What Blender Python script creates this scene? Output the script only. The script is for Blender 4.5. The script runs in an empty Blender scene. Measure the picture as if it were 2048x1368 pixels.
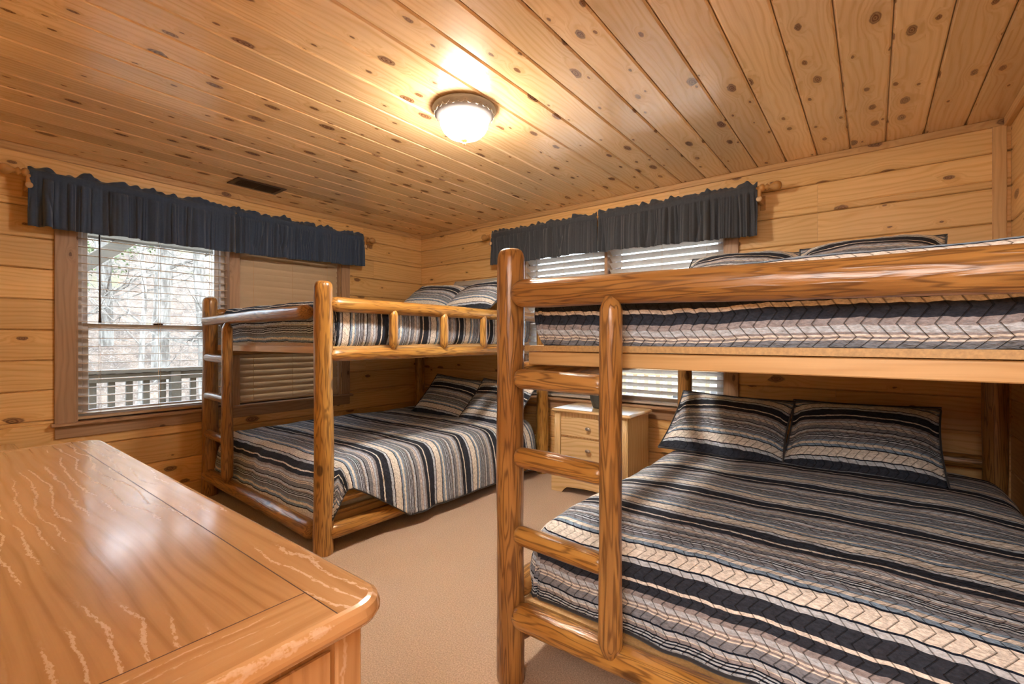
import bpy, bmesh, math, random
from mathutils import Vector, Matrix, noise, Quaternion
random.seed(7)
C = bpy.context.scene.collection
# ------------------------------------------------------------------ camera, world, lights, exposure
W, N, E_, CE, S_ = -4.32, 3.78, 0.61, 2.50, -0.07      # west / north / east wall faces, ceiling, south wall
cam_d = bpy.data.cameras.new('camera'); cam = bpy.data.objects.new('camera', cam_d); C.objects.link(cam)
cam_d.sensor_width = 36; cam_d.lens = 932/2048*36; cam_d.shift_y = -4.5/2048; cam_d.clip_start = 0.02
cam.location = (0, 0, 1.25); cam.rotation_euler = (math.pi/2, 0, math.radians(37.8))
sc = bpy.context.scene; sc.camera = cam
sc.view_settings.view_transform = 'Standard'; sc.view_settings.look = 'None'
sc.view_settings.exposure = 1.85; sc.view_settings.gamma = 1.0; sc.view_settings.use_curve_mapping = False
wd = bpy.data.worlds.new('world'); sc.world = wd; wd.use_nodes = True
bg = wd.node_tree.nodes['Background']; bg.inputs[0].default_value = (0.70, 0.85, 1.0, 1); bg.inputs[1].default_value = 4.6
sun_d = bpy.data.lights.new('sun', 'SUN'); sun_d.energy = 2.4; sun_d.angle = math.radians(1.0); sun_d.color = (1, .94, .85)
sun = bpy.data.objects.new('sun', sun_d); C.objects.link(sun)
sun.rotation_euler = Vector((0.12, -1.0, -0.95)).to_track_quat('-Z', 'Y').to_euler()
LAMP_STRENGTH = 78.0
def area(name, loc, aim, size, energy, col):
    d = bpy.data.lights.new(name, 'AREA'); d.size = size; d.energy = energy; d.color = col
    o = bpy.data.objects.new(name, d); C.objects.link(o); o.location = loc
    o.rotation_euler = (Vector(aim)-Vector(loc)).to_track_quat('-Z', 'Y').to_euler(); return o
area('added_fill_light', (0.0, -1.25, 2.2), (-1.2, 2.2, 1.0), 1.3, 27, (1, .93, .86))  # added fill light behind the camera, shining in through the doorway

# ------------------------------------------------------------------ node helpers
def mat(name):
    m = bpy.data.materials.new(name); m.use_nodes = True
    return m, m.node_tree, m.node_tree.nodes['Principled BSDF']
def nd(nt, t, ins=None, **props):
    n = nt.nodes.new(t)
    for k, v in props.items(): setattr(n, k, v)
    if ins:
        for k, v in ins.items():
            if hasattr(v, 'links') or isinstance(v, bpy.types.NodeSocket): nt.links.new(v, n.inputs[k])
            else: n.inputs[k].default_value = v
    return n
def mth(nt, op, a, b=None, c=None, clamp=False):
    n = nt.nodes.new('ShaderNodeMath'); n.operation = op; n.use_clamp = clamp
    for i, v in enumerate((a, b, c)):
        if v is None: continue
        if isinstance(v, bpy.types.NodeSocket): nt.links.new(v, n.inputs[i])
        else: n.inputs[i].default_value = v
    return n.outputs[0]
def comb(nt, x, y, z=0.0):
    return nd(nt, 'ShaderNodeCombineXYZ', {0: x, 1: y, 2: z}).outputs[0]
def noi(nt, vec, scale, detail=2, rough=.5, dist=0.0):
    return nd(nt, 'ShaderNodeTexNoise', {'Vector': vec, 'Scale': scale, 'Detail': detail, 'Roughness': rough, 'Distortion': dist}).outputs[0]
def mixc(nt, f, a, b, bt='MIX'):
    n = nt.nodes.new('ShaderNodeMix'); n.data_type = 'RGBA'; n.blend_type = bt
    for s, v in ((n.inputs[0], f), (n.inputs[6], a), (n.inputs[7], b)):
        if isinstance(v, bpy.types.NodeSocket): nt.links.new(v, s)
        else: s.default_value = v if not isinstance(v, tuple) else (v + (1,) if len(v) == 3 else v)
    return n.outputs[2]
def sstep(nt, v, a, b, lo=0.0, hi=1.0):
    n = nt.nodes.new('ShaderNodeMapRange'); n.interpolation_type = 'SMOOTHSTEP'
    nt.links.new(v, n.inputs[0]); n.inputs[1].default_value = a; n.inputs[2].default_value = b
    n.inputs[3].default_value = lo; n.inputs[4].default_value = hi
    return n.outputs[0]
def bump(nt, p, h, s, d=0.002):
    b = nd(nt, 'ShaderNodeBump', {'Height': h, 'Strength': s, 'Distance': d}); nt.links.new(b.outputs[0], p.inputs['Normal'])

def plain(name, col, rough=.5, metal=0.0, vary=.12, scale=30):
    m, nt, p = mat(name)
    tc = nt.nodes.new('ShaderNodeTexCoord')
    n = noi(nt, tc.outputs['Object'], scale, 3)
    c2 = tuple(max(0, c*(1-vary*2)) for c in col)
    c = mixc(nt, n, c2, tuple(min(1, c*(1+vary*.6)) for c in col)); nt.links.new(c, p.inputs['Base Color'])
    p.inputs['Roughness'].default_value = rough; p.inputs['Metallic'].default_value = metal
    bump(nt, p, n, .1)
    return m

def pine(name, light, dark, knot, rough=.32, knots=1.0, coat=.0, tone=.16, kscale=1.0, contour=.45):
    """boards with the grain along u (metres); each board piece sits on its own 64 m tile of the uv map"""
    m, nt, p = mat(name)
    uv = nt.nodes.new('ShaderNodeUVMap').outputs[0]
    sp = nd(nt, 'ShaderNodeSeparateXYZ', {0: uv}); u, v = sp.outputs[0], sp.outputs[1]
    idx = mth(nt, 'FLOOR', mth(nt, 'DIVIDE', mth(nt, 'ADD', u, 20.0), 64.0))
    wn = nd(nt, 'ShaderNodeTexWhiteNoise', {'W': idx}, noise_dimensions='1D'); rn = wn.outputs[0]
    lowv = comb(nt, mth(nt, 'MULTIPLY', u, .9), mth(nt, 'MULTIPLY', v, 3.2), rn)
    low = noi(nt, lowv, 1.6, 2, .5)
    # knots
    kv = comb(nt, mth(nt, 'MULTIPLY', u, 3.4*kscale), mth(nt, 'MULTIPLY', v, 7.5*kscale), 0)
    vo = nd(nt, 'ShaderNodeTexVoronoi', {'Vector': kv, 'Scale': 1.0, 'Randomness': 1.0}, voronoi_dimensions='2D')
    d = vo.outputs['Distance']; cs = nd(nt, 'ShaderNodeSeparateColor', {0: vo.outputs['Color']})
    on = mth(nt, 'LESS_THAN', cs.outputs[0], .34*knots)
    wob = mth(nt, 'MULTIPLY', mth(nt, 'SUBTRACT', noi(nt, comb(nt, mth(nt,'MULTIPLY',u,30), mth(nt,'MULTIPLY',v,50), 0), 1.0, 3), .5), .10)
    dk = mth(nt, 'ADD', d, wob)
    rad = mth(nt, 'MULTIPLY_ADD', mth(nt, 'POWER', cs.outputs[1], 2.0), .16, .045)
    rel = mth(nt, 'DIVIDE', dk, rad)
    core = mth(nt, 'MULTIPLY', sstep(nt, rel, .75, 1.15, 1, 0), on)
    halo = mth(nt, 'MULTIPLY', sstep(nt, rel, .9, 3.2, 1, 0), on)
    # fibres that flow round the knots
    bulge = mth(nt, 'MULTIPLY', mth(nt, 'MULTIPLY', sstep(nt, rel, 0, 5.0, 1, 0), on), .03)
    vv = mth(nt, 'ADD', mth(nt, 'ADD', v, mth(nt, 'MULTIPLY', low, .06)), bulge)
    fib = noi(nt, comb(nt, mth(nt, 'MULTIPLY', u, 1.8), mth(nt, 'MULTIPLY', vv, 110), rn), 1.0, 3, .6)
    ph = mth(nt, 'ADD', mth(nt, 'MULTIPLY', vv, 210.0), mth(nt, 'MULTIPLY', low, 22.0))
    ph = mth(nt, 'ADD', ph, mth(nt, 'MULTIPLY', rel, mth(nt, 'MULTIPLY', halo, 4.0)))
    cont = mth(nt, 'POWER', mth(nt, 'MULTIPLY_ADD', mth(nt, 'SINE', ph), .5, .5), 2.2)
    g = mth(nt, 'ADD', mth(nt, 'MULTIPLY', fib, .75), mth(nt, 'MULTIPLY', cont, contour*.55))
    g = sstep(nt, g, .22, .95)
    c = mixc(nt, g, light, dark)
    tn = mth(nt, 'MULTIPLY_ADD', rn, tone*2, 1-tone)
    big = noi(nt, comb(nt, mth(nt, 'MULTIPLY', u, .7), mth(nt, 'MULTIPLY', v, 6), rn), 1.3, 3)
    tn = mth(nt, 'MULTIPLY', tn, mth(nt, 'MULTIPLY_ADD', big, .36, .82))
    vm = nd(nt, 'ShaderNodeVectorMath', {0: c}, operation='SCALE'); nt.links.new(tn, vm.inputs['Scale'])
    c = mixc(nt, mth(nt, 'MULTIPLY', halo, .45), vm.outputs[0], dark)
    ring = mth(nt, 'MULTIPLY_ADD', mth(nt, 'SINE', mth(nt, 'MULTIPLY', rel, 16.0)), .18, .82)
    c = mixc(nt, mth(nt, 'MULTIPLY', core, ring), c, knot)
    nt.links.new(c, p.inputs['Base Color'])
    p.inputs['Roughness'].default_value = rough
    p.inputs['Coat Weight'].default_value = coat; p.inputs['Coat Roughness'].default_value = .18
    bump(nt, p, g, .12, .0015)
    return m

def logwood(name, light, mid, dark, rough=.3):
    """peeled, varnished log: grain along the local z axis"""
    m, nt, p = mat(name)
    tc = nt.nodes.new('ShaderNodeTexCoord'); oi = nt.nodes.new('ShaderNodeObjectInfo')
    sp = nd(nt, 'ShaderNodeSeparateXYZ', {0: tc.outputs['Object']})
    r = mth(nt, 'MULTIPLY', oi.outputs['Random'], 40.0)
    def co(a, b): return comb(nt, mth(nt, 'MULTIPLY_ADD', sp.outputs[0], a, r), mth(nt, 'MULTIPLY', sp.outputs[1], a), mth(nt, 'MULTIPLY_ADD', sp.outputs[2], b, r))
    low = noi(nt, co(7, 1.6), 1.0, 3, .55)
    fl = noi(nt, co(26, 2.2), 1.0, 2, .5)
    ph = mth(nt, 'ADD', mth(nt, 'MULTIPLY', fl, 52.0), mth(nt, 'MULTIPLY', low, 18.0))
    cont = mth(nt, 'POWER', mth(nt, 'MULTIPLY_ADD', mth(nt, 'SINE', ph), .5, .5), 2.0)
    fib = noi(nt, co(150, 5), 1.0, 3, .6)
    g = mth(nt, 'ADD', mth(nt, 'MULTIPLY', fib, .55), mth(nt, 'MULTIPLY', cont, .42))
    base = mixc(nt, sstep(nt, low, .36, .66), mid, light)
    c = mixc(nt, sstep(nt, g, .25, .85, 0, .82), base, dark)
    patch = noi(nt, co(11, 1.1), 1.0, 4, .6)
    c = mixc(nt, sstep(nt, patch, .56, .74, 0, .4), c, dark)
    vo = nd(nt, 'ShaderNodeTexVoronoi', {'Vector': co(7, 4.2), 'Scale': 1.0}, voronoi_dimensions='3D')
    cs = nd(nt, 'ShaderNodeSeparateColor', {0: vo.outputs['Color']})
    k = mth(nt, 'MULTIPLY', sstep(nt, vo.outputs['Distance'], .10, .17, 1, 0), mth(nt, 'LESS_THAN', cs.outputs[0], .55))
    c = mixc(nt, mth(nt, 'MULTIPLY', k, .8), c, tuple(x*.45 for x in dark))
    nt.links.new(c, p.inputs['Base Color']); p.inputs['Roughness'].default_value = rough
    p.inputs['Coat Weight'].default_value = .35; p.inputs['Coat Roughness'].default_value = .22
    bump(nt, p, mth(nt, 'ADD', mth(nt, 'MULTIPLY', fl, 1.2), mth(nt, 'MULTIPLY', g, .4)), .7, .006)
    return m

CH, NA, CR, LG, MG, TP, SL = (.034,.042,.062), (.010,.017,.036), (.84,.82,.78), (.55,.63,.73), (.25,.28,.34), (.34,.33,.36), (.27,.39,.55)
STRIPES = [(0,CR),(.024,CH),(.105,TP),(.145,LG),(.19,TP),(.205,CR),(.22,TP),(.235,CR),(.25,MG),(.32,NA),(.335,LG),(.365,CR),(.375,TP),(.40,NA),(.412,LG),(.425,NA),
    (.437,LG),(.45,NA),(.465,LG),(.49,NA),(.50,MG),(.54,SL),(.57,CR),(.61,SL),(.65,NA),(.665,CR),(.80,NA),(.815,LG),(.86,CH)]
def quilt_mat(name, period=.36, shift=False):
    m, nt, p = mat(name)
    uv = nt.nodes.new('ShaderNodeUVMap').outputs[0]
    sp = nd(nt, 'ShaderNodeSeparateXYZ', {0: uv}); u, v = sp.outputs[0], sp.outputs[1]
    wob = mth(nt, 'MULTIPLY', mth(nt, 'SUBTRACT', noi(nt, comb(nt, mth(nt, 'MULTIPLY', u, 26), mth(nt, 'MULTIPLY', v, 4), 0), 1, 2), .5), .010)
    f = mth(nt, 'FRACT', mth(nt, 'DIVIDE', mth(nt, 'ADD', v, wob), -period))
    rp = nt.nodes.new('ShaderNodeValToRGB'); rp.color_ramp.interpolation = 'CONSTANT'; nt.links.new(f, rp.inputs[0])
    el = rp.color_ramp.elements
    el[0].position = 0; el[0].color = STRIPES[0][1] + (1,); el[1].position = STRIPES[-1][0]; el[1].color = STRIPES[-1][1] + (1,)
    for pos, c in STRIPES[1:-1]:
        e = el.new(pos); e.color = c + (1,)
    # woven flecks and crinkles along the quilting
    fleck = noi(nt, comb(nt, mth(nt, 'MULTIPLY', u, 55), mth(nt, 'MULTIPLY', v, 120), 0), 1, 3, .75)
    c = mixc(nt, .75, rp.outputs[0], nd(nt, 'ShaderNodeVectorMath', {0: rp.outputs[0], 'Scale': mth(nt, 'MULTIPLY_ADD', fleck, 2.3, -.12)}, operation='SCALE').outputs[0])
    # chevron stitching
    tri = mth(nt, 'ABSOLUTE', mth(nt, 'SUBTRACT', mth(nt, 'FRACT', mth(nt, 'DIVIDE', v, .062)), .5))
    st = mth(nt, 'FRACT', mth(nt, 'DIVIDE', mth(nt, 'ADD', u, mth(nt, 'MULTIPLY', tri, .05)), .034))
    line = sstep(nt, mth(nt, 'ABSOLUTE', mth(nt, 'SUBTRACT', st, .5)), .0, .07, 1, 0)
    c = mixc(nt, mth(nt, 'MULTIPLY', line, .30), c, (.05, .05, .055))
    nt.links.new(c, p.inputs['Base Color']); p.inputs['Roughness'].default_value = .85
    p.inputs['Specular IOR Level'].default_value = .15
    cr = noi(nt, comb(nt, mth(nt, 'MULTIPLY', u, 38), mth(nt, 'MULTIPLY', v, 75), 0), 1, 3, .6)
    big = noi(nt, comb(nt, mth(nt, 'MULTIPLY', u, 9), mth(nt, 'MULTIPLY', v, 9), 0), 1, 2, .5)
    h = mth(nt, 'ADD', mth(nt, 'MULTIPLY', line, -.5), mth(nt, 'ADD', mth(nt, 'MULTIPLY', cr, .9), mth(nt, 'MULTIPLY', big, 2.0)))
    bump(nt, p, h, 1.0, .009)
    return m

def carpet_mat():
    m, nt, p = mat('beige_carpet'); tc = nt.nodes.new('ShaderNodeTexCoord').outputs['Object']
    a = noi(nt, tc, 160, 3, .7); b = noi(nt, tc, 2.2, 3); v = nd(nt, 'ShaderNodeTexVoronoi', {'Vector': tc, 'Scale': 210.0}).outputs['Distance']
    c = mixc(nt, sstep(nt, a, .3, .72), (.37, .255, .17), (.68, .51, .37))
    c = mixc(nt, mth(nt, 'MULTIPLY', b, .25), c, (.60, .44, .31)); nt.links.new(c, p.inputs['Base Color'])
    p.inputs['Roughness'].default_value = .95; p.inputs['Sheen Weight'].default_value = .3
    bump(nt, p, mth(nt, 'ADD', a, v), .5, .003); return m
def glass_mat():
    m = bpy.data.materials.new('window_glass'); m.use_nodes = True; nt = m.node_tree
    for n in list(nt.nodes): nt.nodes.remove(n)
    o = nt.nodes.new('ShaderNodeOutputMaterial'); t = nt.nodes.new('ShaderNodeBsdfTransparent'); g = nt.nodes.new('ShaderNodeBsdfGlossy')
    g.inputs['Roughness'].default_value = .02; t.inputs[0].default_value = (.97, .98, .98, 1)
    fr = nd(nt, 'ShaderNodeFresnel', {'IOR': 1.45}); ns = noi(nt, nt.nodes.new('ShaderNodeTexCoord').outputs['Object'], 3)
    mx = nt.nodes.new('ShaderNodeMixShader'); nt.links.new(mth(nt, 'MULTIPLY', fr.outputs[0], mth(nt, 'MULTIPLY_ADD', ns, .2, .8)), mx.inputs[0])
    nt.links.new(t.outputs[0], mx.inputs[1]); nt.links.new(g.outputs[0], mx.inputs[2]); nt.links.new(mx.outputs[0], o.inputs[0]); return m
def cloth_mat(name, col):
    m, nt, p = mat(name); tc = nt.nodes.new('ShaderNodeTexCoord').outputs['Object']
    a = noi(nt, tc, 420, 2, .8); b = noi(nt, tc, 90, 3, .6)
    c = mixc(nt, mth(nt, 'ADD', mth(nt, 'MULTIPLY', a, .6), mth(nt, 'MULTIPLY', b, .4)), tuple(x*.35 for x in col), tuple(x*1.6 for x in col))
    nt.links.new(c, p.inputs['Base Color']); p.inputs['Roughness'].default_value = .9; p.inputs['Sheen Weight'].default_value = .3
    bump(nt, p, a, .4, .002); return m
def dresser_mat():
    m = pine('dresser_oak', (.64,.39,.185), (.48,.265,.105), (.3,.12,.03), rough=.2, knots=0, tone=.05, contour=.5)
    nt = m.node_tree; p = nt.nodes['Principled BSDF']
    uv = nt.nodes.new('ShaderNodeUVMap').outputs[0]; sp = nd(nt, 'ShaderNodeSeparateXYZ', {0: uv}); u, v = sp.outputs[0], sp.outputs[1]
    lo = noi(nt, comb(nt, mth(nt,'MULTIPLY',u,1.5), mth(nt,'MULTIPLY',v,3), 3), 1, 3, .55)
    ph = mth(nt, 'ADD', mth(nt, 'MULTIPLY', v, 215.0), mth(nt, 'ADD', mth(nt, 'MULTIPLY', lo, 38.0), mth(nt, 'MULTIPLY', noi(nt, comb(nt, mth(nt,'MULTIPLY',u,45), mth(nt,'MULTIPLY',v,60), 0), 1, 3, .7), 3.0)))
    ln = sstep(nt, mth(nt, 'SINE', ph), .80, 1.0)
    br = noi(nt, comb(nt, mth(nt,'MULTIPLY',u,60), mth(nt,'MULTIPLY',v,190), 0), 1, 3, .7)
    area_ = sstep(nt, noi(nt, comb(nt, mth(nt,'MULTIPLY',u,1.6), mth(nt,'MULTIPLY',v,2.6), 9), 1, 2), .45, .60)
    wear = mth(nt, 'MULTIPLY', mth(nt, 'MULTIPLY', ln, sstep(nt, br, .36, .52)), area_)
    old = p.inputs['Base Color'].links[0].from_socket
    c = mixc(nt, mth(nt, 'MULTIPLY', wear, .5), old, (.86, .72, .58)); nt.links.new(c, p.inputs['Base Color'])
    nt.links.new(mth(nt, 'MULTIPLY_ADD', wear, .35, .2), p.inputs['Roughness'])
    p.inputs['Coat Weight'].default_value = .4; p.inputs['Coat Roughness'].default_value = .12
    return m
def ground_mat():
    m, nt, p = mat('leaf_litter'); tc = nt.nodes.new('ShaderNodeTexCoord').outputs['Object']
    a = noi(nt, tc, 3.0, 6, .75); b = noi(nt, tc, .35, 3); tw = noi(nt, tc, 14, 4, .8, 2.5)
    c = mixc(nt, sstep(nt, a, .35, .65), (.032, .019, .012), (.105, .068, .047))
    c = mixc(nt, sstep(nt, tw, .52, .6, 0, .7), c, (.22, .18, .15))
    c = mixc(nt, sstep(nt, b, .55, .7, 0, .6), c, (.11, .12, .04)); nt.links.new(c, p.inputs['Base Color'])
    p.inputs['Roughness'].default_value = 1; return m
def bark_mat():
    m, nt, p = mat('pale_bark'); tc = nt.nodes.new('ShaderNodeTexCoord').outputs['Object']
    a = noi(nt, nd(nt, 'ShaderNodeMapping', {'Vector': tc, 'Scale': (6, 6, 1.2)}).outputs[0], 2.0, 5, .7)
    c = mixc(nt, sstep(nt, a, .38, .62), (.07, .056, .045), (.19, .165, .14)); nt.links.new(c, p.inputs['Base Color'])
    p.inputs['Roughness'].default_value = .95; bump(nt, p, a, .5, .02); return m

M_ceil = pine('ceiling_pine', (.95,.67,.37), (.75,.45,.19), (.16,.055,.022), rough=.26, knots=2.0, coat=.5, tone=.15, kscale=1.15)
M_wall = pine('wall_pine', (.88,.57,.245), (.70,.38,.115), (.15,.055,.022), rough=.38, knots=1.1, coat=.15, tone=.11)
M_trim = pine('trim_pine', (.70,.43,.19), (.52,.28,.10), (.12,.045,.018), rough=.4, knots=.35, tone=.05)
M_case = pine('casing_pine', (.48,.30,.175), (.34,.20,.11), (.09,.035,.015), rough=.45, knots=.3, tone=.05)
M_plank = pine('plank_pine', (.66,.43,.19), (.52,.30,.11), (.16,.06,.02), rough=.4, knots=.5, tone=.08)
M_ns = pine('nightstand_oak', (.80,.58,.31), (.64,.42,.18), (.3,.13,.04), rough=.22, knots=0, tone=.03, contour=.7, coat=.7)
M_dr = dresser_mat()
M_log = logwood('honey_log', (.60,.34,.085), (.42,.20,.04), (.13,.052,.013))
M_log2 = logwood('amber_log', (.50,.27,.08), (.33,.155,.04), (.105,.042,.013))
M_rod = plain('turned_pine', (.62,.32,.10), .3)
M_end = plain('end_grain_pine', (.75,.52,.30), .5)
M_quilt = quilt_mat('striped_quilt')
M_sham = quilt_mat('striped_sham', .30)
M_pipe = cloth_mat('dark_piping', (.035,.036,.045))
M_val = cloth_mat('navy_cloth', (.045,.072,.13))
M_val2 = cloth_mat('charcoal_cloth', (.055,.062,.075))
M_sheet = cloth_mat('cream_sheet', (.5,.47,.42))
M_carpet = carpet_mat(); M_glass = glass_mat()
M_slat = pine('blind_slat', (.60,.44,.28), (.54,.39,.24), (.5,.4,.3), rough=.45, knots=0, tone=.03, contour=.1)
M_slat2 = plain('pale_blind_slat', (.62,.56,.50), .45)
M_vinyl = plain('white_vinyl', (.72,.70,.72), .35)
M_dark = plain('bronze_metal', (.10,.055,.035), .4, .6)
M_steel = plain('brushed_knob', (.55,.52,.48), .3, .9)
M_lampm = plain('aged_pewter', (.42,.41,.42), .45, .15)
M_ceram = plain('ribbed_grey_ceramic', (.07,.08,.085), .45, 0, .3, 60)
M_shade = plain('linen_shade', (.7,.64,.52), .8)
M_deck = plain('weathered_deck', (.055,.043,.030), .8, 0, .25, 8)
M_deck2 = plain('painted_sunlight_wood', (.62,.58,.52), .8, 0, .1, 8)  # pale tone puts the sunlight into the wood's colour
M_ground = ground_mat(); M_bark = bark_mat()
M_leaf = plain('green_needles', (.075,.10,.03), .8, 0, .3, 20)
M_outlet = plain('ivory_plastic', (.62,.50,.30), .4)
M_ply = plain('plywood_edge', (.62,.40,.17), .55, 0, .25, 140)

# ------------------------------------------------------------------ mesh helpers
class MB:
    def __init__(s, T=None): s.v = []; s.f = []; s.uv = []; s.T = T or Matrix.Identity(4); s.sm = []
    def face(s, pts, uvs, smooth=False):
        b = len(s.v); s.v += [s.T @ Vector(p) for p in pts]; s.f.append(tuple(range(b, b+len(pts)))); s.uv.append(uvs); s.sm.append(smooth)
    def box(s, x0, x1, y0, y1, z0, z1, grain='x', c=0.0, R=None):
        """board with its four long edges chamfered by c; R rotates it about its own centre"""
        lo = (min(x0,x1), min(y0,y1), min(z0,z1)); hi = (max(x0,x1), max(y0,y1), max(z0,z1))
        g = 'xyz'.index(grain); a, b = [(1,2),(0,2),(0,1)][g]
        u0 = random.randrange(1, 400)*64.0; v0 = random.uniform(0, 20)
        A0, A1, B0, B1 = lo[a], hi[a], lo[b], hi[b]
        if c > 0: pr = [(A0+c,B0),(A1-c,B0),(A1,B0+c),(A1,B1-c),(A1-c,B1),(A0+c,B1),(A0,B1-c),(A0,B0+c)]
        else: pr = [(A0,B0),(A1,B0),(A1,B1),(A0,B1)]
        cen = Vector([(l+h)/2 for l, h in zip(lo, hi)])
        def P(t, q):
            r = [0,0,0]; r[g] = t; r[a] = q[0]; r[b] = q[1]; r = Vector(r)
            return cen + R @ (r-cen) if R else r
        per = 0
        for i in range(len(pr)):
            q0, q1 = pr[i], pr[(i+1) % len(pr)]; L = math.hypot(q1[0]-q0[0], q1[1]-q0[1])
            t0, t1 = lo[g], hi[g]
            s.face([P(t0,q0),P(t1,q0),P(t1,q1),P(t0,q1)], [(u0+t0%10,v0+per),(u0+t0%10+t1-t0,v0+per),(u0+t0%10+t1-t0,v0+per+L),(u0+t0%10,v0+per+L)])
            per += L
        for t in (lo[g], hi[g]): s.face([P(t,q) for q in pr], [(u0+q[0]-A0, v0+q[1]-B0) for q in pr])
    def tube(s, pts, r, n=6):
        rings = []
        for i, p in enumerate(pts):
            p = Vector(p); d = (Vector(pts[min(i+1, len(pts)-1)])-Vector(pts[max(i-1,0)])).normalized()
            a = d.orthogonal().normalized(); b = d.cross(a); rr = r[i] if isinstance(r, (list, tuple)) else r
            rings.append([p + (a*math.cos(t)+b*math.sin(t))*rr for t in [2*math.pi*k/n for k in range(n)]])
        for i in range(len(rings)-1):
            for k in range(n): s.face([rings[i][k],rings[i][(k+1)%n],rings[i+1][(k+1)%n],rings[i+1][k]], [(0,0)]*4, True)
        s.face(rings[0][::-1], [(0,0)]*n); s.face(rings[-1], [(0,0)]*n)
    def lathe(s, prof, n=24, at=(0,0,0), axis='z', flute=0, fd=0.0):
        ax = {'z': Matrix.Identity(3), 'x': Matrix(((0,0,1),(0,1,0),(-1,0,0))), 'y': Matrix(((1,0,0),(0,0,1),(0,-1,0)))}[axis]; at = Vector(at)
        def P(r, z, k):
            t = 2*math.pi*k/n; rr = r*(1+fd*math.cos(flute*t)) if flute else r
            return at + ax @ Vector((rr*math.cos(t), rr*math.sin(t), z))
        for i in range(len(prof)-1):
            (r0,z0),(r1,z1) = prof[i], prof[i+1]
            for k in range(n):
                if r0 < 1e-6: s.face([P(r0,z0,0),P(r1,z1,k),P(r1,z1,k+1)], [(0,0)]*3, True)
                elif r1 < 1e-6: s.face([P(r0,z0,k),P(r0,z0,k+1),P(r1,z1,0)], [(0,0)]*3, True)
                else: s.face([P(r0,z0,k),P(r0,z0,k+1),P(r1,z1,k+1),P(r1,z1,k)], [(0,0)]*4, True)
    def grid(s, fn, nu, nv, uvf):
        P = [[Vector(fn(i/nu, j/nv)) for j in range(nv+1)] for i in range(nu+1)]
        for i in range(nu):
            for j in range(nv):
                s.face([P[i][j],P[i+1][j],P[i+1][j+1],P[i][j+1]], [uvf(a/nu, b/nv) for a, b in ((i,j),(i+1,j),(i+1,j+1),(i,j+1))], True)
    def build(s, name, m, parent=None, weld=True, origin=None):
        me = bpy.data.meshes.new(name); o = bpy.data.objects.new(name, me)
        off = Vector(origin) if origin else (Vector(parent.location) if parent else Vector((0,0,0)))
        if parent and parent.parent: off = off + Vector(parent.parent.location)
        me.from_pydata([tuple(v-off) for v in s.v], [], s.f)
        ul = me.uv_layers.new(name='UVMap'); k = 0
        for fu in s.uv:
            for q in fu: ul.data[k].uv = q; k += 1
        me.polygons.foreach_set('use_smooth', s.sm)
        if weld:
            bm = bmesh.new(); bm.from_mesh(me); bmesh.ops.remove_doubles(bm, verts=bm.verts, dist=1e-5)
            bmesh.ops.recalc_face_normals(bm, faces=bm.faces); bm.to_mesh(me); bm.free()
        me.materials.append(m); C.objects.link(o)
        if parent: o.parent = parent
        elif origin: o.location = off
        return o
def thing(name, label, cat, loc, group=None):
    o = bpy.data.objects.new(name, None); C.objects.link(o); o.location = loc; o.empty_display_size = .1
    return tag(o, label, cat, group)
def tag(o, label, cat, group=None, kind=None):
    o['label'] = label; o['category'] = cat
    if group: o['group'] = group
    if kind: o['kind'] = kind
    return o
def struct(o, label=None):
    o['kind'] = 'structure'
    if label: o['label'] = label
    return o
def copy_tree(o, parent=None):
    c = o.copy(); C.objects.link(c)
    if parent: c.parent = parent
    for ch in list(o.children): copy_tree(ch, c)
    return c
def log(name, p0, p1, r0, r1, m, parent, e0='round', e1='round', seed=0, facet=.05):
    p0 = Vector(p0); p1 = Vector(p1); L = (p1-p0).length; n = 28; nr = max(10, int(L*26))
    prof = []                      # (z, radius factor)
    def end(kind, R):
        if kind == 'round': return [(0, .30), (R*.10, .58), (R*.28, .82), (R*.55, .95), (R*.9, 1)]
        if kind == 'tenon': return [(0, .42), (R*.12, .55), (R*1.0, .93), (R*1.3, 1)]
        if kind == 'post': return [(0, .60), (R*.10, .78), (R*.35, .93), (R*.7, 1)]
        return [(0, .96), (R*.1, 1)]
    A = end(e0, r0); B = end(e1, r1)
    zs = [(z, k) for z, k in A]; zi, ze = A[-1][0], L-B[-1][0]
    zs += [(zi+(ze-zi)*i/nr, 1) for i in range(1, nr)]
    zs += [(L-z, k) for z, k in B[::-1]]
    off = Vector((seed*3.1, seed*7.7, seed*1.3)); rings = []
    bend = [noise.noise(Vector((seed, i, 3.3)))*.006 for i in range(2)]
    for z, k in zs:
        R = (r0+(r1-r0)*z/L)*k; ring = []
        for q in range(n):
            t = 2*math.pi*q/n
            w = noise.noise(off+Vector((math.cos(t)*1.1, math.sin(t)*1.1, z*2.2)))*facet*2.0 + noise.noise(off*2+Vector((math.cos(t)*2.6, math.sin(t)*2.6, z*7)))*facet*.8
            ring.append(Vector((R*(1+w)*math.cos(t)+bend[0]*math.sin(math.pi*z/L), R*(1+w)*math.sin(t)+bend[1]*math.sin(math.pi*z/L), z)))
        rings.append(ring)
    vs = [tuple(v) for r in rings for v in r]; fs = []
    for i in range(len(rings)-1):
        for q in range(n): fs.append((i*n+q, i*n+(q+1)%n, (i+1)*n+(q+1)%n, (i+1)*n+q))
    fs.append(tuple(range(n))[::-1]); fs.append(tuple((len(rings)-1)*n+q for q in range(n)))
    me = bpy.data.meshes.new(name); me.from_pydata(vs, [], fs); me.polygons.foreach_set('use_smooth', [True]*len(fs)); me.materials.append(m)
    o = bpy.data.objects.new(name, me); C.objects.link(o); o.parent = parent
    o.location = p0 - Vector(parent.location); o.rotation_mode = 'QUATERNION'
    o.rotation_quaternion = Vector((0,0,1)).rotation_difference((p1-p0).normalized())
    return o

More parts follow.
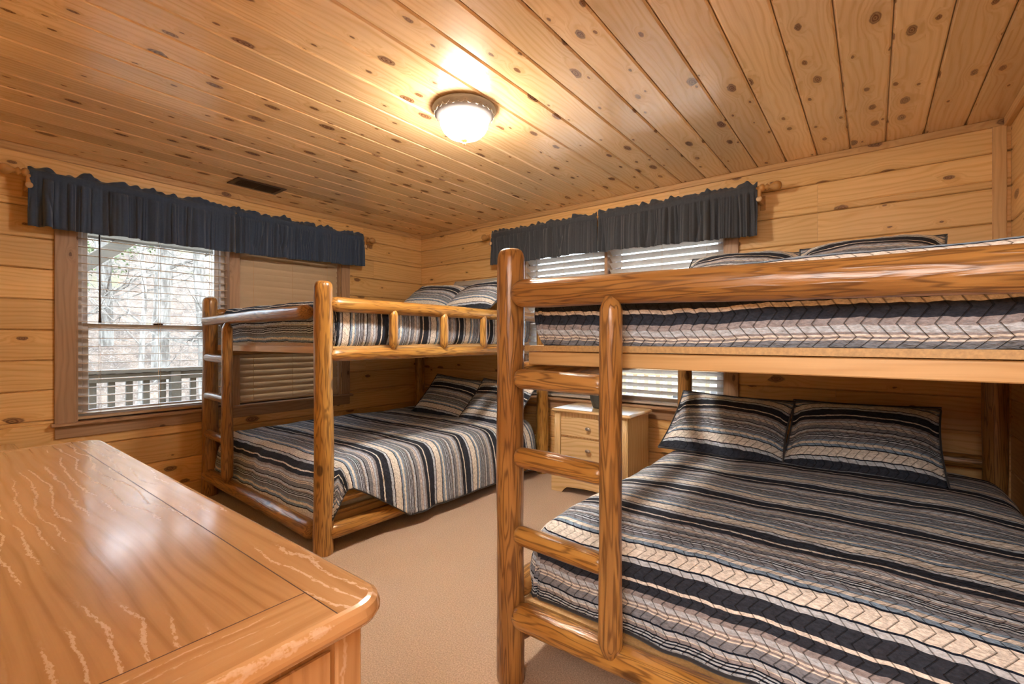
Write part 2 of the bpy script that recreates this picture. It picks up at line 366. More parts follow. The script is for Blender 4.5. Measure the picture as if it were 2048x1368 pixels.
# ------------------------------------------------------------------ room shell
def boards(mb, A0, A1, D, T, lines, holes, joints={}, ch=.006, gap=.0015, grain='x'):
    """rows between successive z lines; holes = (a0,a1,z0,z1) cut out; room face at local y=0, body towards +y"""
    for r in range(len(lines)-1):
        z0, z1 = lines[r]+gap, lines[r+1]-gap
        zc = [z0, z1]
        for h in holes: zc += [z for z in (h[2], h[3]) if z0 < z < z1]
        zc = sorted(set(zc))
        for k in range(len(zc)-1):
            b0, b1 = zc[k], zc[k+1]; mid = (b0+b1)/2
            cuts = [(A0, A1)]
            for h in holes:
                if h[2] < mid < h[3]:
                    nc = []
                    for c0, c1 in cuts:
                        if h[1] <= c0 or h[0] >= c1: nc.append((c0, c1)); continue
                        if h[0] > c0: nc.append((c0, h[0]))
                        if h[1] < c1: nc.append((h[1], c1))
                    cuts = nc
            for c0, c1 in cuts:
                js = [c0] + [j for j in joints.get(r, []) if c0 < j < c1] + [c1]
                for i in range(len(js)-1): mb.box(js[i]+.0005, js[i+1]-.0005, 0, D, b0, b1, 'x', ch)
def T_west(): return Matrix.Translation((W, 0, 0)) @ Matrix(((0,-1,0,0),(1,0,0,0),(0,0,1,0),(0,0,0,1)))
def T_north(): return Matrix.Translation((0, N, 0))
def T_east(): return Matrix.Translation((E_, 0, 0)) @ Matrix(((0,1,0,0),(1,0,0,0),(0,0,1,0),(0,0,0,1)))
def T_south(): return Matrix.Translation((0, S_, 0)) @ Matrix(((1,0,0,0),(0,-1,0,0),(0,0,1,0),(0,0,0,1)))
LN = [0]
for k in range(12): LN += [.115+.2*k]
LN += [2.5]
WH = (.692, 2.699, .69, 2.16)           # west window pair opening (along y)
NH = (-2.773, -.889, .70, 2.16)         # north window pair opening (along x)
def wall(name, T, a0, a1, hole, lines, joints={}):
    mb = MB(T); boards(mb, a0, a1, .022, 0, lines, [hole] if hole else [], joints)
    z1 = CE+.1
    if hole:
        h0, h1, q0, q1 = hole
        for b in ((a0-.15, h0, 0, z1), (h1, a1+.15, 0, z1), (h0, h1, 0, q0), (h0, h1, q1, z1)): mb.box(b[0], b[1], .022, .15, b[2], b[3], 'x')
    else: mb.box(a0-.15, a1+.15, .022, .15, 0, z1, 'x')
    return struct(mb.build(name, M_wall, weld=False))
wall('wall_west', T_west(), S_, N, WH, [z-.0 for z in LN], {3:[-.02], 11:[1.2], 12:[2.97], 10:[3.1], 5:[3.0]})
wall('wall_north', T_north(), W, E_, NH, LN, {11:[-2.0,-.30], 10:[-.30], 12:[-1.23], 4:[-.2], 2:[-3.4]})
wall('wall_east', T_east(), S_, N, None, LN, {4:[2.2], 8:[1.4], 11:[2.9]})
wall('wall_south', T_south(), W, E_, (-.42, .45, -.2, 2.06), LN, {3:[-3.0], 8:[-2.2]})
mb = MB(); mb.box(W-.15, E_+.15, -2.2, N+.15, -.12, 0, 'x'); struct(mb.build('floor', M_carpet))
# ceiling boards run along y; their joints were read off the photograph
mb = MB(); x = .061+.1817*4
while x > W-.1:
    x0 = x-.1817; a, b = max(x0, W-.02), min(x, E_+.02)
    if b > a:
        ys = [S_-.05] + ([random.uniform(.6, 3.2)] if random.random() < .12 else []) + [N+.02]
        for i in range(len(ys)-1): mb.box(a+.002, b-.002, ys[i], ys[i+1], CE, CE+.02, 'y', .007)
    x = x0
mb.box(W-.15, E_+.15, -2.2, N+.15, CE+.02, CE+.12, 'y')
struct(mb.build('ceiling', M_ceil, weld=False))
# hallway shell behind the camera's doorway
mb = MB(); mb.box(-1.3, -1.2, -2.2, S_-.15, 0, CE); mb.box(E_+.15, E_+.25, -2.2, S_-.15, 0, CE); mb.box(-1.3, E_+.25, -2.3, -2.2, 0, CE)
struct(mb.build('wall_hallway', M_wall))
n_trim = 0
def trim(T, boxes, m=M_trim, grain='x'):
    global n_trim; n_trim += 1
    mb = MB(T)
    for b in boxes: mb.box(*b[:6], b[6] if len(b) > 6 else grain, b[7] if len(b) > 7 else .003)
    return struct(mb.build('trim_%d' % n_trim, m))
trim(T_west(), [(S_, N, -.018, 0, 2.452, 2.4995)])
trim(T_north(), [(W+.018, E_-.018, -.018, 0, 2.456, 2.4995)])
trim(T_east(), [(S_, N, -.03, 0, 2.45, 2.4995)])
trim(T_north(), [(.535, .592, -.018, 0, 0, 2.455)], grain='z')
trim(T_south(), [(-.51, -.42, -.018, 0, 0, 2.15, 'z'), (.45, .54, -.018, 0, 0, 2.15, 'z'), (-.42, .45, -.018, 0, 2.06, 2.15, 'x')])

# ------------------------------------------------------------------ windows
def window_pair(T, H, m0, m1, n0):
    a0, a1, z0, z1 = H
    # casing, stool, apron, mullion casing (room side, darker stained pine)
    trim(T, [(a0-.108, a0, -.02, 0, z0, z1+.0, 'z'), (a1, a1+.098, -.02, 0, z0, z1, 'z'), (a0-.12, a1+.11, -.024, 0, z1, z1+.1, 'x'), (m0, m1, -.012, .05, z0, z1, 'z')], M_case)
    trim(T, [(a0-.125, a1+.115, -.055, .13, z0-.022, z0, 'x', .005), (a0-.105, a1+.095, -.018, 0, z0-.105, z0-.022, 'x', .003)], M_case)
    trim(T, [(a0, a0+.012, .0, .15, z0, z1, 'z'), (a1-.012, a1, .0, .15, z0, z1, 'z'), (a0+.012, a1-.012, .0, .15, z1-.012, z1, 'x'), (m0, m1, .05, .15, z0, z1, 'z')], M_case)
    for k, (p, q) in enumerate(((a0+.012, m0), (m1, a1-.012))):
        zt = z1-.012; mid = 1.345
        fr = MB(T); w = .035
        for b in ((p, p+w, z0, zt), (q-w, q, z0, zt)): fr.box(b[0], b[1], .085, .145, b[2], b[3], 'z', .003)
        fr.box(p+w, q-w, .085, .145, z0, z0+.03, 'x', .003); fr.box(p+w, q-w, .085, .145, zt-.03, zt, 'x', .003)
        win = struct(fr.build('window_%d' % (n0+k), M_vinyl))
        for nm, s0, s1, d in (('lower_sash', z0+.03, mid+.02, .092), ('upper_sash', mid-.018, zt-.03, .118)):
            sb = MB(T); t = .034
            sb.box(p+w, p+w+t, d, d+.022, s0, s1, 'z', .003); sb.box(q-w-t, q-w, d, d+.022, s0, s1, 'z', .003)
            sb.box(p+w+t, q-w-t, d, d+.022, s0, s0+t, 'x', .003); sb.box(p+w+t, q-w-t, d, d+.022, s1-t, s1, 'x', .003)
            sh = sb.build(nm, M_vinyl, win)
            g = MB(T); g.box(p+w+t-.004, q-w-t+.004, d+.009, d+.013, s0+t-.004, s1-t+.004, 'x'); g.build('glass_pane', M_glass, sh)
        lk = MB(T); c = (p+q)/2; lk.box(c-.03, c+.03, .075, .10, mid+.02, mid+.03, 'x', .002); lk.box(c-.012, c+.035, .068, .08, mid+.03, mid+.038, 'x', .002)
        lk.build('sash_lock', M_dark, win)
window_pair(T_west(), WH, 1.652, 1.735, 1)
window_pair(T_north(), NH, -1.886, -1.857, 3)

def blind(T, p, q, z0, z1, tilt, label, m, wand=None, cords=3, pitch=.058, h=.0255):
    """tilt(z) in radians: 0 lies flat, positive drops the room-side edge"""
    M0 = T @ Vector(((p+q)/2, .045, z0, 1)).to_3d().to_4d() if False else T @ Vector(((p+q)/2, .045, z0))
    root = thing('window_blind', label, 'blind', M0, 'slatted blinds in the four windows')
    s = MB(T); z = z0+.045; d0 = .045
    while z < z1-.06:
        t = tilt(z); cs, sn = math.cos(t), math.sin(t)
        u0 = random.randrange(1, 400)*64.0
        prof = []
        for k in range(5):
            a = -h + 2*h*k/4; crown = .0022*(1-(a/h)**2)
            prof.append((d0+a*cs - crown*sn, z+a*sn+crown*cs))
        low = [(y, zz-.0026) for y, zz in prof[::-1]]; P = prof+low
        for i in range(len(P)):
            y0_, za = P[i]; y1_, zb = P[(i+1)%len(P)]
            s.face([(p,y0_,za),(q,y0_,za),(q,y1_,zb),(p,y1_,zb)], [(u0,i*.01),(u0+q-p,i*.01),(u0+q-p,i*.01+.01),(u0,i*.01+.01)])
        for a in (p, q): s.face([(a,y,zz) for y, zz in P], [(u0,0)]*len(P))
        z += pitch
    s.build('slats', m, root)
    b = MB(T); b.box(p, q, d0-.026, d0+.026, z0+.002, z0+.022, 'x', .004); b.build('bottom_rail', m, root)
    b = MB(T); b.box(p, q, d0-.03, d0+.03, z1-.055, z1-.005, 'x', .003); b.build('head_rail', m, root)
    for k in range(cords):
        c = p+.12+(q-p-.24)*k/(cords-1)
        b = MB(T)
        for dd in (-.027, .027): b.tube([(c, d0+dd, z0+.02), (c, d0+dd, z1-.05)], .0011, 4)
        b.build('cord', M_trim, root)
    if wand:
        b = MB(T); b.tube([(p+.11, d0-.036, z1-.05), (p+.112, d0-.042, wand+.08)], .0045, 8); b.tube([(p+.112, d0-.042, wand+.08), (p+.112, d0-.042, wand)], [.006, .009], 8)
        b.build('tilt_wand', M_dark, root)
    return root
blind(T_west(), .706, 1.648, .695, 2.145, lambda z: math.radians(3), 'open slatted blind in the left window, woods visible through it', M_slat, wand=1.37)
blind(T_west(), 1.739, 2.683, .695, 2.145, lambda z: math.radians(78 if z > 1.24 else 62), 'closed tan slatted blind behind the left bunk bed, left wall', M_slat, pitch=.054, h=.032)
blind(T_north(), -2.757, -1.890, .705, 2.145, lambda z: math.radians(-35), 'tilted slatted blind in the left one of the back wall windows', M_slat2, h=.031)
blind(T_north(), -1.853, -.905, .705, 2.145, lambda z: math.radians(-35), 'tilted slatted blind in the right one of the back wall windows', M_slat2, h=.031)

# ------------------------------------------------------------------ curtain rods and valances
def rod(T, a0, a1, off, z, label):
    root = thing('curtain_rod', label, 'curtain rod', T @ Vector(((a0+a1)/2, -off, z)))
    b = MB(T); b.tube([(a0, -off, z), (a1, -off, z)], .017, 20); b.build('pole', M_rod, root)
    prof = [(.0, -.004), (.019,-.004), (.026,.006), (.028,.016), (.022,.027), (.014,.03), (.013,.036), (.023,.042), (.024,.05), (.014,.057), (.0125,.064), (.020,.074), (.029,.088), (.032,.104), (.028,.12), (.018,.131), (0,.136)]
    for a, sgn in ((a0, -1), (a1, 1)):
        b = MB(T)
        pr = [(r, sgn*h) for r, h in prof]; b.lathe(pr, 24, (a, -off, z), 'x'); b.build('finial', M_rod, root)
        c = a
        b = MB(T); b.box(c-.011, c+.011, -off-.022, 0, z-.098, z-.062, 'y', .006); b.box(c-.011, c+.011, -off-.02, -off+.02, z-.066, z-.012, 'z', .004)
        b.box(c-.018, c+.018, -.014, 0, z-.13, z-.03, 'z', .004)
        br = b.build('bracket', M_rod, root)
        b = MB(T); b.lathe([(0,-.004),(.017,-.004),(.019,0),(.019,.006),(0,.006)], 18, (c, -off-.026, z-.08), 'y'); b.build('end_cap', M_end, br)
    return root
rod(T_west(), .452, 2.895, .12, 2.30, 'turned pine curtain rod on the left wall holding navy valances')
rod(T_north(), -3.10, -.632, .12, 2.315, 'turned pine curtain rod on the back wall holding charcoal valances')
def valance(T, a0, a1, off, zr, zb0, zb1, m, label, seed, group):
    root = MB(T); L = a1-a0; nu = int(L*300); nv = 26
    def fn(s_, t_):
        a = a0+L*s_; zb = zb0+(zb1-zb0)*s_
        n1 = noise.noise(Vector((a*9, seed, t_*.5))); n2 = noise.noise(Vector((a*26, seed, 4))); n3 = noise.noise(Vector((a*60, seed, 9)))
        top = zr+.048+.026*noise.noise(Vector((a*9, seed, 2)))+.024*n2
        if t_ < .18:                       # ruffled header above the pole
            k = t_/.18; z = top+(zr+.019-top)*k; d = (1-k)*(.040*noise.noise(Vector((a*13, seed, 7)))+.022*n2)+.004+k*.014
        elif t_ < .40:                     # pocket round the pole
            k = (t_-.18)/.22; ang = math.pi*k; z = zr+.019*math.cos(ang)*1.15; d = .019+.006*math.sin(ang)+.003*n3+.002*n2
        else:
            k = (t_-.40)/.60; z = zr-.022+(zb-zr+.022)*k
            fold = .05*n1+.042*n2+.010*n3-.030*max(0, 1-abs(n1)*7)**2-.018*max(0, 1-abs(n2)*6)**2
            d = .034+fold*min(1, .45+k*1.2)+.006*n3*(1-k)
            z += .004*n1*k
        edge = min(s_, 1-s_)*L
        if edge < .02: d *= .5+.5*edge/.02
        a += .006*math.sin(a*40+seed)*t_
        return (a, -off-d, z)
    root.grid(fn, nu, nv, lambda s_, t_: (s_*L, t_*.35))
    o = root.build('valance', m, origin=T @ Vector(((a0+a1)/2, -off, zr)))
    md = o.modifiers.new('thickness', 'SOLIDIFY'); md.thickness = .0025; md.offset = 1
    return tag(o, label, 'valance', group)
valance(T_west(), .447, 1.655, .12, 2.30, 1.968, 1.972, M_val, 'navy gathered valance over the open blind, left wall', 1.3, 'gathered valances on the rods')
valance(T_west(), 1.652, 2.885, .12, 2.30, 1.972, 2.012, M_val, 'navy gathered valance over the closed tan blind, left wall', 5.1, 'gathered valances on the rods')
valance(T_north(), -3.095, -1.897, .12, 2.315, 2.015, 2.005, M_val2, 'charcoal gathered valance nearest the room corner, back wall', 8.7, 'gathered valances on the rods')
valance(T_north(), -1.888, -.645, .12, 2.315, 2.005, 1.985, M_val2, 'charcoal gathered valance above the right bunk bed', 12.9, 'gathered valances on the rods')

# ------------------------------------------------------------------ ceiling light and vent
root = thing('ceiling_light', 'lit frosted glass dome light with embossed pewter rim on the ceiling', 'ceiling light', (-1.745, 1.83, CE))
b = MB(); b.lathe([(0,0),(.150,0),(.168,-.006),(.172,-.014),(.163,-.024),(.158,-.040),(.150,-.052),(.140,-.060),(.128,-.064),(.118,-.060)], 72, (-1.745,1.83,CE)); b.build('rim', M_lampm, root)
b = MB()
for k in range(24):
    t0 = 2*math.pi*k/24
    b.tube([(-1.745+(.1605-.010*math.sin(math.pi*i/6)*0)*math.cos(t0+2*math.pi/24*i/6), 1.83+.1605*math.sin(t0+2*math.pi/24*i/6), CE-.030-.016*math.sin(math.pi*i/6)) for i in range(7)], .0022, 5)
b.build('scroll_relief', plain('relief_pewter', (.45,.40,.34), .35, .7), root)
mg = bpy.data.materials.new('frosted_glass_lit'); mg.use_nodes = True; nt = mg.node_tree; p = nt.nodes['Principled BSDF']
tcn = noi(nt, nt.nodes.new('ShaderNodeTexCoord').outputs['Object'], 9, 3)
nt.links.new(mixc(nt, tcn, (1,.87,.73), (1,.92,.81)), p.inputs['Emission Color']); nt.links.new(sstep(nt, nd(nt, 'ShaderNodeSeparateXYZ', {0: nt.nodes.new('ShaderNodeTexCoord').outputs['Object']}).outputs[2], -.125, -.07, LAMP_STRENGTH, LAMP_STRENGTH*.04), p.inputs['Emission Strength']); p.inputs['Base Color'].default_value = (.8,.75,.65,1)
b = MB(); b.lathe([(.127,-.058),(.131,-.075),(.127,-.098),(.113,-.125),(.088,-.148),(.055,-.163),(.02,-.17),(0,-.171)], 40, (-1.745,1.83,CE)); b.build('glass_dome', mg, root)
b = MB(); b.lathe([(0,-.168),(.018,-.170),(.02,-.176),(.011,-.181),(.006,-.184),(.0085,-.190),(.007,-.198),(0,-.202)], 20, (-1.745,1.83,CE)); b.build('finial', M_rod, root)

root = thing('ceiling_vent', 'small brown metal air register on the ceiling near the left wall', 'vent', (-3.95, 1.725, CE))
b = MB(); X0, X1, Y0, Y1 = -4.055, -3.845, 1.535, 1.91
for q in ((X0,X0+.025,Y0,Y1),(X1-.025,X1,Y0,Y1),(X0+.025,X1-.025,Y0,Y0+.035),(X0+.025,X1-.025,Y1-.035,Y1)): b.box(q[0],q[1],q[2],q[3],CE-.008,CE-.0005,'y',.002)
b.build('frame', M_dark, root)
b = MB(); y = Y0+.04
while y < Y1-.04:
    b.box(X0+.025, X1-.025, y, y+.004, CE-.007, CE-.001, 'x'); y += .0115
b.box(X0+.025, X1-.025, (Y0+Y1)/2-.004, (Y0+Y1)/2+.004, CE-.0085, CE-.001); b.build('louvres', M_dark, root)
b = MB(); b.box(X0+.02, X1-.02, Y0+.03, Y1-.03, CE-.0012, CE-.0002); b.build('duct_dark_sheet', plain('painted_duct_shade', (.012,.008,.006), .9), root)  # black sheet paints the darkness inside the duct
b = MB(T_west()); b.box(2.775, 2.852, -.006, 0, .335, .45, 'z', .002); o = b.build('wall_outlet', M_outlet, origin=(W, 2.81, .39))
tag(o, 'ivory electrical outlet plate on the left wall above the lower mattress', 'outlet')

# ------------------------------------------------------------------ bunk beds
def lerp(a, b, t): return (a[0]+(b[0]-a[0])*t, a[1]+(b[1]-a[1])*t)
def plank(name, m, root, *bx, grain='x', c=.003):
    b = MB(); b.box(*bx, grain, c); return b.build(name, m, root)
# left bunk
L1 = thing('bunk_bed', 'honey log double bunk bed against the left wall, ladder facing the dresser', 'bunk bed', (-3.37, 2.56, 0), 'two log bunk beds')
FE, FW, BE, BW = (-2.545,1.48), (-4.237,1.48), (-2.465,3.64), (-4.185,3.64)
for i, (p, r) in enumerate(((FE,.057),(FW,.056),(BE,.055),(BW,.055))):
    log('post', (p[0],p[1],0), (p[0],p[1],1.592), r*1.04, r*.93, M_log if i != 1 else M_log2, L1, 'flat', 'post', 11+i, .06)
log('end_rail', (-4.245,1.445,1.398), (-2.63,1.452,1.417), .033, .046, M_log2, L1, 'round', 'tenon', 21)
log('end_rail', (-4.25,1.462,.168), (-2.60,1.455,.122), .048, .055, M_log2, L1, 'round', 'round', 22)
log('ladder_upright', (-3.785,1.435,.19), (-3.785,1.435,1.375), .040, .036, M_log2, L1, 'tenon', 'tenon', 23)
for z in (1.102, .797, .495): log('rung', (-4.215,1.45,z+.01), (-3.805,1.445,z), .030, .029, M_log2, L1, 'round', 'round', int(z*50))
log('side_rail', (-2.53,1.49,1.462), (-2.45,3.63,1.452), .046, .038, M_log, L1, 'tenon', 'tenon', 24)
log('side_rail', (-2.53,1.49,1.160), (-2.45,3.63,1.160), .038, .036, M_log, L1, 'tenon', 'tenon', 25)
for i, y in enumerate((1.943, 2.379, 2.80, 3.22)): log('spindle', (-2.488+(y-1.94)*.035,y,1.185), (-2.488+(y-1.94)*.035,y,1.445), .030, .029, M_log, L1, 'tenon', 'tenon', 30+i)
log('side_rail', (-2.525,1.485,.122), (-2.45,3.63,.125), .046, .044, M_log, L1, 'round', 'round', 26)
log('side_rail', (-2.565,1.49,.300), (-2.565,3.60,.300), .042, .040, M_log, L1, 'round', 'round', 27)
for z, r in ((1.46,.042),(1.16,.04),(.30,.04),(.125,.045)): log('side_rail', (-4.222,1.49,z), (-4.20,3.63,z), r, r*.92, M_log2, L1, 'tenon', 'tenon', int(z*71))
for z, r in ((1.45,.04),(1.16,.04),(.66,.04),(.30,.04)): log('head_rail', (-4.17,3.67,z), (-2.44,3.672,z), r, r*.9, M_log2, L1, 'tenon', 'round', int(z*37))
plank('platform', M_ply, L1, -4.165, -2.585, 1.54, 3.60, 1.209, 1.229, grain='y')
plank('support_beam', M_plank, L1, -4.17, -2.60, 1.512, 1.55, 1.165, 1.209)
plank('support_beam', M_plank, L1, -2.60, -2.565, 1.55, 3.58, 1.195, 1.209, grain='y')
for i in range(9): plank('slat', M_plank, L1, -4.16, -2.585, 1.62+i*.225, 1.71+i*.225, 1.190, 1.208)
plank('platform', M_ply, L1, -4.165, -2.585, 1.53, 3.60, .190, .208, grain='y')
plank('support_beam', M_plank, L1, -2.60, -2.565, 1.55, 3.58, .150, .190, grain='y')
for i in range(9): plank('slat', M_plank, L1, -4.16, -2.60, 1.56+i*.23, 1.65+i*.23, .168, .189)
# right bunk
R1 = thing('bunk_bed', 'amber log double bunk bed against the right wall, ladder near the camera', 'bunk bed', (-.27, 2.44, 0), 'two log bunk beds')
FW, FE, BW, BE = (-1.056,1.355), (.545,1.37), (-1.105,3.52), (.505,3.52)
for i, (p, r) in enumerate(((FW,.051),(FE,.050),(BW,.050),(BE,.052))):
    log('post', (p[0],p[1],0), (p[0],p[1],1.582), r*1.03, r*.96, M_log2, R1, 'flat', 'post', 41+i, .05)
log('end_rail', (-1.010,1.318,1.413), (.53,1.335,1.383), .049, .047, M_log2, R1, 'round', 'round', 51)
log('end_rail', (-1.012,1.322,.272), (.53,1.338,.278), .044, .050, M_log, R1, 'round', 'round', 52)
log('ladder_upright', (-.630,1.300,.285), (-.630,1.300,1.385), .036, .035, M_log2, R1, 'tenon', 'tenon', 53)
for z in (1.112, .835, .557): log('rung', (-1.008,1.325,z), (-.650,1.312,z-.004), .034, .033, M_log2 if z > 1 else M_log, R1, 'round', 'round', int(z*61))
for s, (p, q) in enumerate((((-1.056,1.36),(-1.105,3.51)), ((.545,1.37),(.505,3.51)))):
    for z, r in ((1.435,.045),(1.125,.042),(.325,.046),(.16,.045)):
        log('side_rail', (p[0],p[1],z), (q[0],q[1],z), r, r*.92, M_log2, R1, 'tenon', 'tenon', int(z*71)+s)
for z, r in ((1.45,.042),(1.13,.042),(.585,.040),(.32,.042)): log('head_rail', (-1.09,3.56,z), (.49,3.56,z), r, r*.95, M_log2, R1, 'tenon', 'round', int(z*37))
plank('platform', M_ply, R1, -1.025, .50, 1.40, 3.50, 1.209, 1.229, grain='y')
plank('support_beam', M_plank, R1, -1.018, .49, 1.415, 1.455, 1.158, 1.206)
plank('support_beam', M_plank, R1, -1.018, .49, 3.45, 3.49, 1.158, 1.206)
for i in range(9): plank('slat', M_plank, R1, -1.01, .48, 1.52+i*.215, 1.61+i*.215, 1.188, 1.208)
plank('platform', M_ply, R1, -1.022, .50, 1.385, 3.50, .277, .296, grain='y')
for i in range(9): plank('slat', M_plank, R1, -1.01, .48, 1.48+i*.215, 1.57+i*.215, .256, .276)

# ------------------------------------------------------------------ mattresses and quilts
def mattress(x0, x1, y0, y1, z0, z1, label):
    b = MB(); nu, nv = 24, 24; cx, cy, hx, hy, r = (x0+x1)/2, (y0+y1)/2, (x1-x0)/2, (y1-y0)/2, .06
    prof = [(-.0,z0+.0), (.0,z0+.03), (.012,z0+(z1-z0)*.5), (.0,z1-.04), (-.03,z1-.008), (-.06,z1)]
    def ring(d):
        pts = []
        for k in range(64):
            t = 2*math.pi*k/64; c, s = math.cos(t), math.sin(t); e = .16
            pts.append((cx+(hx+d)*math.copysign(abs(c)**e, c), cy+(hy+d)*math.copysign(abs(s)**e, s)))
        return pts
    R = [[(x, y, z) for x, y in ring(d)] for d, z in prof]
    for i in range(len(R)-1):
        for k in range(64): b.face([R[i][k],R[i][(k+1)%64],R[i+1][(k+1)%64],R[i+1][k]], [(0,0)]*4, True)
    b.face(R[-1], [(0,0)]*64); b.face(R[0][::-1], [(0,0)]*64)
    return tag(b.build('mattress', M_sheet, origin=(cx, cy, z0)), label, 'mattress', 'mattresses on the bunks')
def quilt(x0, x1, y0, y1, zt, DW, DE, DS, label, mode, seed, v_off=0.0, r=.07, flare=.0, hem=None, bulge=.05, north=.0, zmin=-9, wr=.012):
    """cloth laid over the mattress top (x0..x1, y0..y1); drops DW, DE, DS over the west, east and south edges"""
    nu, nv = 150, 190; Wt = DW+(x1-x0)+DE; Ht = DS+(y1-y0)
    def vert(o, D):
        if mode == 'tuck':                       # falls and curls back under the mattress edge
            a = min(1, o/D); ang = math.pi*a
            return bulge*math.sin(ang)+.0, (D*.80)*(1-math.cos(ang))/2*1.0
        h = r*(1-math.exp(-o/r)); return h+flare*max(0, o-r), max(0, o-r*(1-math.exp(-o/r))*.62)
    def fn(s, t):
        a, b = s*Wt-DW, t*Ht-DS                   # arc coordinates from the mattress edges
        ox = -a if a < 0 else max(0, a-(x1-x0)); sx = -1 if a < 0 else 1; oy = max(0, -b)
        cx, cy = min(max(a, 0), x1-x0)+x0, max(b, 0)+y0
        Dx = DW if sx < 0 else DE
        if hem and sx > 0 and ox > 0: k = hem(cy); ox *= k; Dxe = Dx*k
        else: Dxe = Dx
        m = max(ox/max(Dxe, 1e-6), oy/max(DS, 1e-6)) if (ox > 0 or oy > 0) else 0
        n1 = noise.noise(Vector((cx*3.2, cy*3.2, seed))); n2 = noise.noise(Vector((cx*8+seed, cy*8, 1))); n3 = noise.noise(Vector((s*Wt*22, t*Ht*22, seed)))
        z = zt + wr*.9*n1 + wr*.45*n2 + .0015*n3
        crown = min(cx-x0, x1-cx, cy-y0)
        z -= .05*math.exp(-crown/.07)*(1 if m == 0 else 1)*.35
        if m == 0: return (cx, cy, z)
        th = math.atan2(oy/max(DS,1e-6), ox/max(Dxe,1e-6))
        D = Dxe*math.cos(th)**2+DS*math.sin(th)**2; o = m*D
        h, v = vert(o, D); dx, dy = sx*math.cos(th), -math.sin(th)
        al = cx*math.sin(th)+cy*math.cos(th)
        w = noise.noise(Vector((al*7+seed, th*1.5, o*2)))*.022*min(1, o/.12)+noise.noise(Vector((al*15, th*2, o*3+seed)))*.005*min(1, o/.08)
        if mode == 'tuck': w *= .6*math.sin(math.pi*min(1, o/D))
        h += w*(1-.8*math.sin(2*th)) if mode == 'hang' else w
        return (cx+dx*h, cy+dy*h, max(z-v, zmin))
    b = MB(); b.grid(fn, nu, nv, lambda s, t: (s*Wt, t*Ht+v_off))
    o = b.build('quilt', M_quilt, origin=((x0+x1)/2, (y0+y1)/2, zt))
    md = o.modifiers.new('thickness', 'SOLIDIFY'); md.thickness = .006; md.offset = 1
    # dark bound edge
    e = MB(); e_pts = [fn(0, t/120) for t in range(120, -1, -1)] + [fn(s/100, 0) for s in range(1, 101)] + [fn(1, t/120) for t in range(1, 121)]
    e.tube(e_pts, .0065, 6); e.build('binding', M_pipe, o)
    return tag(o, label, 'quilt', 'striped quilts on the bunks')
mattress(-4.11, -2.61, 1.58, 3.57, 1.229, 1.485, 'mattress of the left bunk bed, upper berth')
mattress(-4.11, -2.61, 1.58, 3.57, .208, .478, 'mattress of the left bunk bed, lower berth')
mattress(-.97, .455, 1.47, 3.45, 1.229, 1.455, 'mattress of the right bunk bed, upper berth')
mattress(-.97, .455, 1.50, 3.46, .296, .545, 'cream mattress of the right bunk bed, lower berth')
quilt(-4.12, -2.60, 1.58, 3.56, 1.508, .34, .34, .34, 'striped quilt tucked on the upper berth of the left bunk bed', 'tuck', 2.2, .06, bulge=.045)
quilt(-4.12, -2.555, 1.60, 3.50, .512, .22, .52, .42, 'striped quilt hanging off the lower berth of the left bunk bed', 'hang', 5.5, .047, r=.10, flare=.06,
      hem=lambda y: min(1, max(.34, .34+(y-1.62)*1.35)), zmin=.085)
quilt(-.965, .45, 1.485, 3.44, 1.484, .31, .31, .31, 'striped quilt tucked on the upper berth of the right bunk bed', 'tuck', 9.1, .20, bulge=.055)
quilt(-.965, .44, 1.52, 3.22, .575, .26, .20, .335, 'striped quilt spread over the lower berth of the right bunk bed', 'hang', 7.4, .152, r=.085, flare=.10, zmin=.303)

# ------------------------------------------------------------------ pillows
def make_pillow(w=.62, h=.46, t=.155):
    b = MB(); nu, nv, fl = 44, 34, .028
    def sh(a): return max(0, 1-abs(a)**2.6)
    def side(sg):
        def fn(s, q):
            a, c = s*2-1, q*2-1
            ia, ic = a*(1+2*fl/w), c*(1+2*fl/h)
            k = (sh(ia)*sh(ic))**.55 if abs(ia) < 1 and abs(ic) < 1 else 0
            pin = 1-.045*(1-abs(a)**2)*abs(c)**3
            pin2 = 1-.05*(1-abs(c)**2)*abs(a)**3
            n = noise.noise(Vector((a*2.1, c*2.1, sg)))*.010*(1 if k else .3)+noise.noise(Vector((a*7, c*7, sg)))*.0035
            edge = max(abs(a), abs(c)) > .9999
            return (a*(w/2+fl)*pin2, c*(h/2+fl)*pin, 0 if edge else sg*(t/2*k+.004)+n*(1 if k else .4))
        return fn
    for sg in (1, -1): b.grid(side(sg), nu, nv, lambda s, q: (s*w, q*h))
    o = b.build('pillow', M_sham)
    f = side(1); e = MB(); n = 24
    pts = [f(i/n, 0) for i in range(n)] + [f(1, i/n) for i in range(n)] + [f(1-i/n, 1) for i in range(n)] + [f(0, 1-i/n) for i in range(n+1)]
    e.tube([(p[0]*1.004, p[1]*1.004, 0) for p in pts], .0045, 6)
    e.build('piping', M_pipe, o)
    return o
pil = make_pillow(); used = [False]
def place(c, tilt, yaw, roll, sc_, label, m=None):
    o = pil if not used[0] else copy_tree(pil); used[0] = True
    o.location = c; o.rotation_euler = (math.radians(tilt), math.radians(roll), math.radians(yaw)); o.scale = (sc_[0], sc_[1], sc_[2])
    if m:
        o.data = o.data.copy(); o.data.materials[0] = m
        for ch in o.children: ch.data = ch.data.copy(); ch.data.materials[0] = m
    return tag(o, label, 'pillow', 'pillows on the bunks')
place((-.72,3.10,.725), 33, 1, 2, (1,1.1,1), 'striped pillow on the lower right berth, nearer the windows')
place((-.06,3.12,.725), 33, -2, -1, (1,1.12,1), 'striped pillow on the lower right berth, nearer the right wall')
place((-.68,3.20,1.665), 34, 1, 2, (1,1.0,1.15), 'striped pillow on the upper right berth, nearer the windows')
